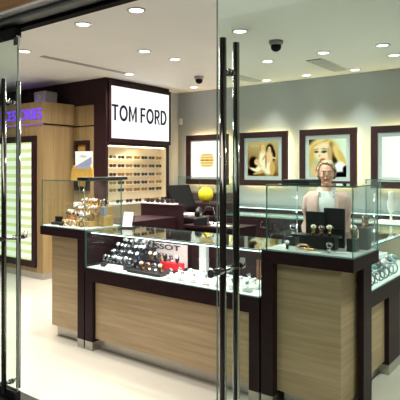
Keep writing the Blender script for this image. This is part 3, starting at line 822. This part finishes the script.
# front right pedestal contents
ZT = 1.0285
o = thing('watch_board', 'shorter black watch board in near right glass case', 'display stand', (-1.47, 3.22, ZT)); 
boxo('panel', (-0.065,0.065,0.0,0.02,0.09,0.235),'black',o); boxo('bar', (-0.10,0.19,-0.13,0.0,0.075,0.09),'black',o); boxo('foot', (-0.08,0.17,-0.07,-0.01,0,0.075),'black',o)
o = thing('watch_board', 'taller black watch board in near right glass case', 'display stand', (-1.36, 3.27, ZT))
boxo('panel', (-0.068,0.075,0.0,0.02,0,0.26),'black',o); boxo('ledge', (-0.06,0.07,-0.015,0,0.12,0.128),'black',o)
watch(4, (-1.44,3.13,ZT+0.0905), 0.5, 'at left end of black bar, near right case', 'watches in the near right case', 1.0)
watch(6, (-1.385,3.132,ZT+0.0905), 0.5, 'at middle of black bar, near right case', 'watches in the near right case', 0.95)
watch(4, (-1.33,3.135,ZT+0.0905), 0.4, 'at right end of black bar, near right case', 'watches in the near right case', 1.05)
for x_, y_, h_, l_ in ((-1.62,3.20,0.06,'low black riser block at left of near right case'),(-1.20,3.20,0.08,'black riser block at right of near right case'),(-1.165,3.32,0.14,'tall black riser block in back right corner of near right case')):
    tag(boxo('riser_block', (x_-0.03,x_+0.03,y_-0.035,y_+0.035,ZT,ZT+h_), 'black', bevel=0.002), l_, 'display stand', 'black risers in near right case')
watch(1, (-1.62,3.20,ZT+0.0605), 0.5, 'left of the black boards in near right case', 'watches in the near right case', 1.2)
watch(5, (-1.20,3.20,ZT+0.0805), 0.5, 'right of the black boards in near right case', 'watches in the near right case', 1.25)
watch(6, (-1.165,3.32,ZT+0.1405), 0.6, 'in back right corner of near right case', 'watches in the near right case', 1.2)
watch(1, (-1.29,3.03,ZT), 0.5, 'standing alone at front of near right case', 'watches in the near right case', 0.95)
watch(0, (-1.57,3.02,ZT), 0.4, 'at front left of near right case', 'watches in the near right case', 0.85)
def bangle(mt, label, loc, rz, R_=0.03, group=None, name='bangle', lie=0.0):
    bm = BM(); pts = [(R_*math.cos(2*PI*k/20), 0, R_*math.sin(2*PI*k/20)) for k in range(21)]
    tube(bm, pts, 0.006, 8, cap=False)
    bm.transform(Matrix.Rotation(lie, 4, 'X'))
    mz = min(v.co.z for v in bm.verts); bmesh.ops.translate(bm, verts=bm.verts, vec=(0,0,-mz))
    o = obj(name, bm, mt, None, loc); o.rotation_euler = (0,0,rz)
    return tag(o, label, 'bracelet', group)
bangle('rose', 'rose gold bangle lying on white deck below the black boards', (-1.47,3.04,ZT), 0.4, 0.038, 'bangles in near right case', lie=1.1)
bangle('gold', 'gold bangle lying beside the rose one on white deck', (-1.41,3.02,ZT), 0.2, 0.030, 'bangles in near right case', lie=1.35)
for x,y,a,lb in ((-1.65,3.10,0.1,'white card lying at left of near right glass case'),(-1.36,2.985,0.0,'narrow white card at front edge of near right glass case'),(-1.22,3.08,0.2,'white card lying at right of near right glass case')):
    bm = BM(); box(bm,-0.04,0.04,-0.022,0.022,0,0.004); p = obj('price_card', bm, 'white', None, (x,y,ZT)); p.rotation_euler=(0,0,a); tag(p, lb, 'card', 'cards in near right case')

# front left pedestal contents: gold jewellery stand
J = thing('jewellery_stand', 'tiered amber stand heaped with gold watches in left glass case', 'display stand', (-3.72, 3.19, ZT))
JH = [0.05, 0.11, 0.17]
bm = BM()
for k in range(3): box(bm, -0.195, 0.155, -0.12+0.09*k, -0.03+0.09*k, 0, JH[k])
obj('steps', bm, 'dull_gold', J)
for k in range(3):
    for j in range(7):
        v = random.choice([4,4,6,5,4,3,1])
        watch(v, (-3.885+0.049*j, 3.112+0.09*k+random.uniform(-0.005,0.005), ZT+JH[k]+0.0005), random.uniform(-0.3,0.5), 'on %s amber step, %s from left' % (['lowest','middle','top'][k], ORD[j]), 'watches on the amber stand', random.uniform(0.88,1.14))
for j in range(6):
    bangle(['gold','pearl','rose','pearl','gold','strap_brown'][j], ['gold','pearly white','rose gold','second pearly white','second gold','dark brown'][j]+' bangle standing in front of the amber jewellery stand', (-3.86+0.05*j,3.02,ZT), 0.3*((j%3)-1), 0.024, 'bangles in left case')
o = thing('ring_box', 'black open ring box at left of the gold jewellery', 'box', (-3.985, 3.05, ZT), 0.3)
boxo('tray', (-0.045,0.045,-0.035,0.035,0,0.025),'black',o); bm = BM(); box(bm,-0.04,0.04,0.02,0.032,0.025,0.075); obj('lid', bm, 'black', o)
o = tag(boxo('ring_box', (-3.905,-3.855,3.0,3.04,ZT,ZT+0.028),'black',bevel=0.003), 'low black box just right of the open ring box', 'box')
A = thing('ring_rack', 'clear rack with pale rings at back left of left glass case', 'display stand', (-4.005, 3.24, ZT))
for k in range(2):
    pane('shelf', (-0.057,0.057,-0.03+0.07*k,0.02+0.07*k,0.09+0.07*k,0.094+0.07*k), A)
pane('upright', (-0.060,-0.057,-0.03,0.10,0,0.165), A); pane('upright', (0.057,0.060,-0.03,0.10,0,0.165), A)
for k in range(2):
    for j in range(4):
        bangle('pearl', 'pale ring on %s shelf of the clear rack, %s from left' % (['lower','upper'][k], ORD[j]), (-4.047+0.028*j, 3.235+0.07*k, ZT+0.0945+0.07*k), 0.3, 0.011, 'rings on clear rack', 'ring')
o = tag(boxo('riser_block', (-3.555,-3.495,3.18,3.30,ZT,ZT+0.095),'dull_gold',bevel=0.002), 'amber block at right side of gold jewellery case under blue-grey box', 'display stand')
o = tag(boxo('leaflet_box', (-3.55,-3.50,3.19,3.225,ZT+0.0955,ZT+0.175),'blue_grey',bevel=0.002), 'blue-grey upright box on amber block in gold jewellery case', 'box')
# leaning white card on front counter glass
o = thing('card_stand', 'white leaning card in black stand on front counter glass', 'card', (-3.30, 3.28, 1.0205), 0.35)
bm = BM(); box(bm,-0.045,0.045,-0.004,0.004,0,0.135); bmesh.ops.rotate(bm, verts=bm.verts, matrix=Matrix.Rotation(-0.3,3,'X')); bmesh.ops.translate(bm, verts=bm.verts, vec=(0,0,0.012)); obj('card', bm, 'white', o)
bm = BM(); box(bm,-0.055,0.055,-0.02,0.06,0,0.012); tube(bm,[(0.05,0.045,0.01),(0.05,0.042,0.13)],0.004,6); obj('stand', bm, 'black', o)

# right counter: large watches and bangles on the deck and on a low riser
tag(boxo('riser_block', (-1.56, -1.46, 3.52, 4.75, ZD, ZD+0.09), 'white_deck'), 'long white riser inside right counter behind the large watches', 'display stand')
for j in range(8):
    for k in range(2):
        v = [7,8,1,7,8,0,1][(j+3*k)%7]
        watch(v, (-1.36-0.15*k, 3.56+0.14*j, ZD+0.0005+0.09*k), 1.0+random.uniform(-0.2,0.2), 'in right counter %s row, %s from near end' % (['outer','raised'][k], ORD[j]), 'watches in the right counter', 1.6)
for j in range(7):
    bangle(['dial_teal','black','silver','dial_teal','black','silver','dial_teal'][j], ['teal','black','silver','second teal','second black','second silver','third teal'][j]+' wide bangle on white deck of right counter', (-1.255, 3.57+0.11*j, ZD), 1.0, 0.042, 'bangles in the right counter')
# rear right case and rear counter contents
o = thing('necklace_stand', 'white necklace bust in the far right glass case', 'display stand', (-1.55, 5.15, ZT))
bm = BM(); lathe(bm, [(0.05,0),(0.05,0.008),(0.012,0.02),(0.012,0.09),(0.032,0.13),(0.036,0.19),(0.022,0.24),(0.025,0.29),(0.022,0.30)], 16); obj('bust', bm, 'white', o)
o = thing('necklace_stand', 'second white necklace bust right of the first in far case', 'display stand', (-1.36, 5.18, ZT))
bm = BM(); lathe(bm, [(0.05,0),(0.05,0.008),(0.012,0.02),(0.012,0.09),(0.032,0.13),(0.036,0.19),(0.022,0.24),(0.025,0.29),(0.022,0.30)], 16); obj('bust', bm, 'white', o)
for j in range(9):
    watch([3,1,0,7,3,1,3,0,3][j], (-3.3+0.17*j, 5.15, ZD), 0.4, 'inside rear island counter, %s from left' % ORD[j], 'watches in rear counter', 1.2)
for j in range(12):
    watch([3,1,0,3,7,1,3,0,3,8,1,3][j], (-4.1+0.26*j, 6.42, ZD), 0.4, 'inside back wall counter, %s from left' % ORD[j], 'watches in back wall counter', 1.2)

# ------------------------------------------------------------------ the saleswoman
yaw_p = math.atan2(-(-1.90), 1) * 0
PW = thing('person', 'woman with short blonde hair in pale pink cardigan standing behind the counter', 'person', (-1.915, 4.45, -0.0), math.radians(24))
# body faces -Y locally
bm = BM()
def headshape(p):
    z = p.z/0.115
    k = 1.0 - 0.24*max(0, -z-0.05)          # narrow jaw
    y = p.y
    if y < 0: y *= (0.95 - 0.10*max(0,-z)*0)
    return Vector((p.x*k, y*(1-0.10*max(0,-z)), p.z))
HZ = 1.508
ellipsoid(bm, (0,-0.005,HZ), (0.070,0.088,0.108), 24, 18, headshape)
ellipsoid(bm, (0,-0.099,HZ-0.012), (0.012,0.016,0.022), 10, 8)     # nose
ellipsoid(bm, (0,-0.090,HZ-0.048), (0.024,0.010,0.009), 10, 8)     # mouth
ellipsoid(bm, (0,-0.082,HZ-0.092), (0.026,0.018,0.018), 10, 8)     # chin
ellipsoid(bm, (0,-0.086,HZ+0.024), (0.050,0.010,0.010), 12, 8)     # brow
for s in (-1,1):
    ellipsoid(bm, (s*0.076,0.005,HZ-0.005), (0.009,0.018,0.030), 8, 8)
    ellipsoid(bm, (s*0.036,-0.075,HZ-0.028), (0.022,0.014,0.020), 8, 8)
loft(bm, [(1.34,0.060,0.055,0,0.02),(1.37,0.046,0.046,0,0.015),(1.45,0.043,0.046,0,0.01)], 20)
# torso and hips
TOR = [(0.80,0.165,0.115,0,0.0),(0.88,0.172,0.118,0,0.0),(0.98,0.150,0.105,0,-0.005),(1.06,0.140,0.100,0,-0.005),(1.16,0.155,0.118,0,-0.012),(1.24,0.165,0.118,0,-0.008),(1.30,0.160,0.095,0,0.005),(1.345,0.115,0.07,0,0.012),(1.37,0.06,0.055,0,0.015)]
loft(bm, TOR, 28)
for s in (-1,1):
    tube(bm, [(s*0.085,0,0.86),(s*0.09,0.0,0.50),(s*0.09,0.01,0.30),(s*0.09,0.015,0.08)], [0.085,0.060,0.052,0.036], 14)
    ellipsoid(bm, (s*0.09,-0.05,0.035), (0.042,0.115,0.034), 12, 8)
    tube(bm, [(s*0.130,0.0,1.300),(s*0.158,0.0,1.262),(s*0.176,0.01,1.03),(s*0.165,-0.03,0.92),(s*0.150,-0.08,0.83)], [0.045,0.043,0.036,0.031,0.024], 14)
    # hand
    hx, hy, hz = s*0.146, -0.09, 0.80
    ellipsoid(bm, (hx,hy,hz), (0.016,0.034,0.045), 10, 8)
    for q in range(4):
        y0 = hy-0.024+0.016*q; l = [0.062,0.072,0.068,0.052][q]
        tube(bm, [(hx,y0,hz-0.03),(hx-s*0.006,y0-0.006,hz-0.035-l*0.5),(hx-s*0.020,y0-0.008,hz-0.035-l)], [0.0095,0.009,0.0075], 8)
    tube(bm, [(hx-s*0.004,hy-0.026,hz+0.012),(hx-s*0.014,hy-0.052,hz-0.012),(hx-s*0.020,hy-0.058,hz-0.045)], [0.011,0.010,0.008], 8)
body = obj('body', bm, 'skin', PW)
rm = body.modifiers.new('remesh','REMESH'); rm.mode='VOXEL'; rm.voxel_size=0.006; rm.use_smooth_shade=True
sm_ = body.modifiers.new('smooth','SMOOTH'); sm_.factor=0.5; sm_.iterations=2
dg = bpy.context.evaluated_depsgraph_get(); dg.update()
me = bpy.data.meshes.new_from_object(body.evaluated_get(dg)); body.modifiers.clear(); body.data = me
for p in me.polygons: p.use_smooth = True
# hair: cap with side volume, open at the face
bm = BM()
def hairshape(p):
    return p
g = bmesh.ops.create_uvsphere(bm, u_segments=32, v_segments=24, radius=1)
kill = []
for v in g['verts']:
    n_ = v.co.copy()
    v.co = Vector((n_.x*0.086, n_.y*0.103+0.010, n_.z*0.112+HZ+0.014))
    lump = 0.004*math.sin(14*n_.x+9*n_.z)+0.003*math.sin(19*n_.y+5*n_.x)
    v.co += n_*lump
    if n_.y < -0.25 and n_.z < 0.66-0.55*n_.x**2-0.25*n_.x and abs(n_.x) < 0.84: kill.append(v)
    elif n_.z < -0.62: kill.append(v)
bmesh.ops.delete(bm, geom=kill, context='VERTS')
for f in bm.faces: f.smooth = True
h = obj('hair', bm, 'hair', PW); so = h.modifiers.new('thick','SOLIDIFY'); so.thickness = 0.012; so.offset = -1
for s in (-1,1):
    e = BM(); ellipsoid(e, (s*0.030,-0.0835,HZ+0.006), (0.0125,0.006,0.006), 10, 8); eo = obj('eye', e, 'white', PW)
    e = BM(); ellipsoid(e, (s*0.030,-0.0885,HZ+0.006), (0.0045,0.003,0.0045), 8, 6); obj('iris', e, 'strap_navy', eo)
    e = BM(); tube(e, [(s*0.014,-0.098,HZ+0.024),(s*0.030,-0.098,HZ+0.030),(s*0.048,-0.088,HZ+0.024)], [0.002,0.0025,0.0015], 6); obj('eyebrow', e, 'hair', PW)
e = BM(); ellipsoid(e, (0,-0.0985,HZ-0.048), (0.022,0.005,0.006), 12, 8); obj('lips', e, 'lips', PW)
# blouse: torso shell, V neck by shape of top ring
grow = lambda k, R: [(z, rx+k, ry+k, cx, cy) for z, rx, ry, cx, cy in R]
bm = BM(); loft(bm, grow(0.008, TOR[:-1]), 32, cap=False); 
for s in (-1,1):     # collar points
    vs = [bm.verts.new(p) for p in ((s*0.065,-0.03,1.395),(s*0.012,-0.085,1.335),(s*0.045,-0.105,1.285),(s*0.085,-0.085,1.325),(s*0.082,-0.02,1.375))]
    bm.faces.new(vs)
o = obj('blouse', bm, 'blouse', PW); so = o.modifiers.new('thick','SOLIDIFY'); so.thickness = 0.004; so.offset = 1
bm = BM(); loft(bm, grow(0.018, [(0.76,0.165,0.115,0,0.0)]+TOR[:-1]), 32, cap=False, a0=-PI/2+0.42, a1=1.5*PI-0.42)
for s in (-1,1): tube(bm, [(s*0.115,0.0,1.308),(s*0.152,0.0,1.27),(s*0.170,0.005,1.16),(s*0.177,0.01,1.03),(s*0.166,-0.03,0.92),(s*0.153,-0.07,0.85)], [0.048,0.056,0.051,0.046,0.042,0.038], 16, cap=False)
o = obj('cardigan', bm, 'cardigan', PW); so = o.modifiers.new('thick','SOLIDIFY'); so.thickness = 0.006; so.offset = 1
bm = BM(); loft(bm, grow(0.007, TOR[:3]), 28, cap=False)
for s in (-1,1): tube(bm, [(s*0.085,0,0.84),(s*0.09,0.0,0.50),(s*0.09,0.01,0.06)], [0.096,0.078,0.068], 14, cap=False)
obj('trousers', bm, 'trousers', PW)
for s in (-1,1):
    bm = BM(); ellipsoid(bm, (s*0.09,-0.05,0.04), (0.048,0.125,0.040), 14, 10); obj('shoe', bm, 'black', PW)
bm = BM()
for k in range(9):
    a = PI*(k/8.0)
    ellipsoid(bm, (0.06*math.cos(a), -0.092-0.012*math.sin(a), 1.335-0.085*math.sin(a)), (0.007,0.007,0.007), 8, 6)
obj('necklace', bm, 'silver', PW)

# ------------------------------------------------------------------ world, camera, view
wd = bpy.data.worlds.new('world'); SC.world = wd; wd.use_nodes = True
bg = wd.node_tree.nodes['Background']; bg.inputs[0].default_value = (1.0,0.95,0.88,1); bg.inputs[1].default_value = 0.035
cam = bpy.data.cameras.new('camera'); co = bpy.data.objects.new('camera', cam); COL.objects.link(co)
co.location = (0,0,CAMZ); co.rotation_euler = (PI/2, 0, YAW)
cam.sensor_width = 36.0; cam.sensor_fit = 'HORIZONTAL'; cam.lens = 36.0*FPX/400.0
cam.shift_y = (HOR-200.0)/400.0
cam.clip_start = 0.05
SC.camera = co
SC.view_settings.view_transform = 'Standard'; SC.view_settings.look = 'None'
SC.view_settings.exposure = 0.1; SC.view_settings.gamma = 1.0; SC.view_settings.use_curve_mapping = False
SC.cycles.transparent_max_bounces = 40
SC.cycles.max_bounces = 10
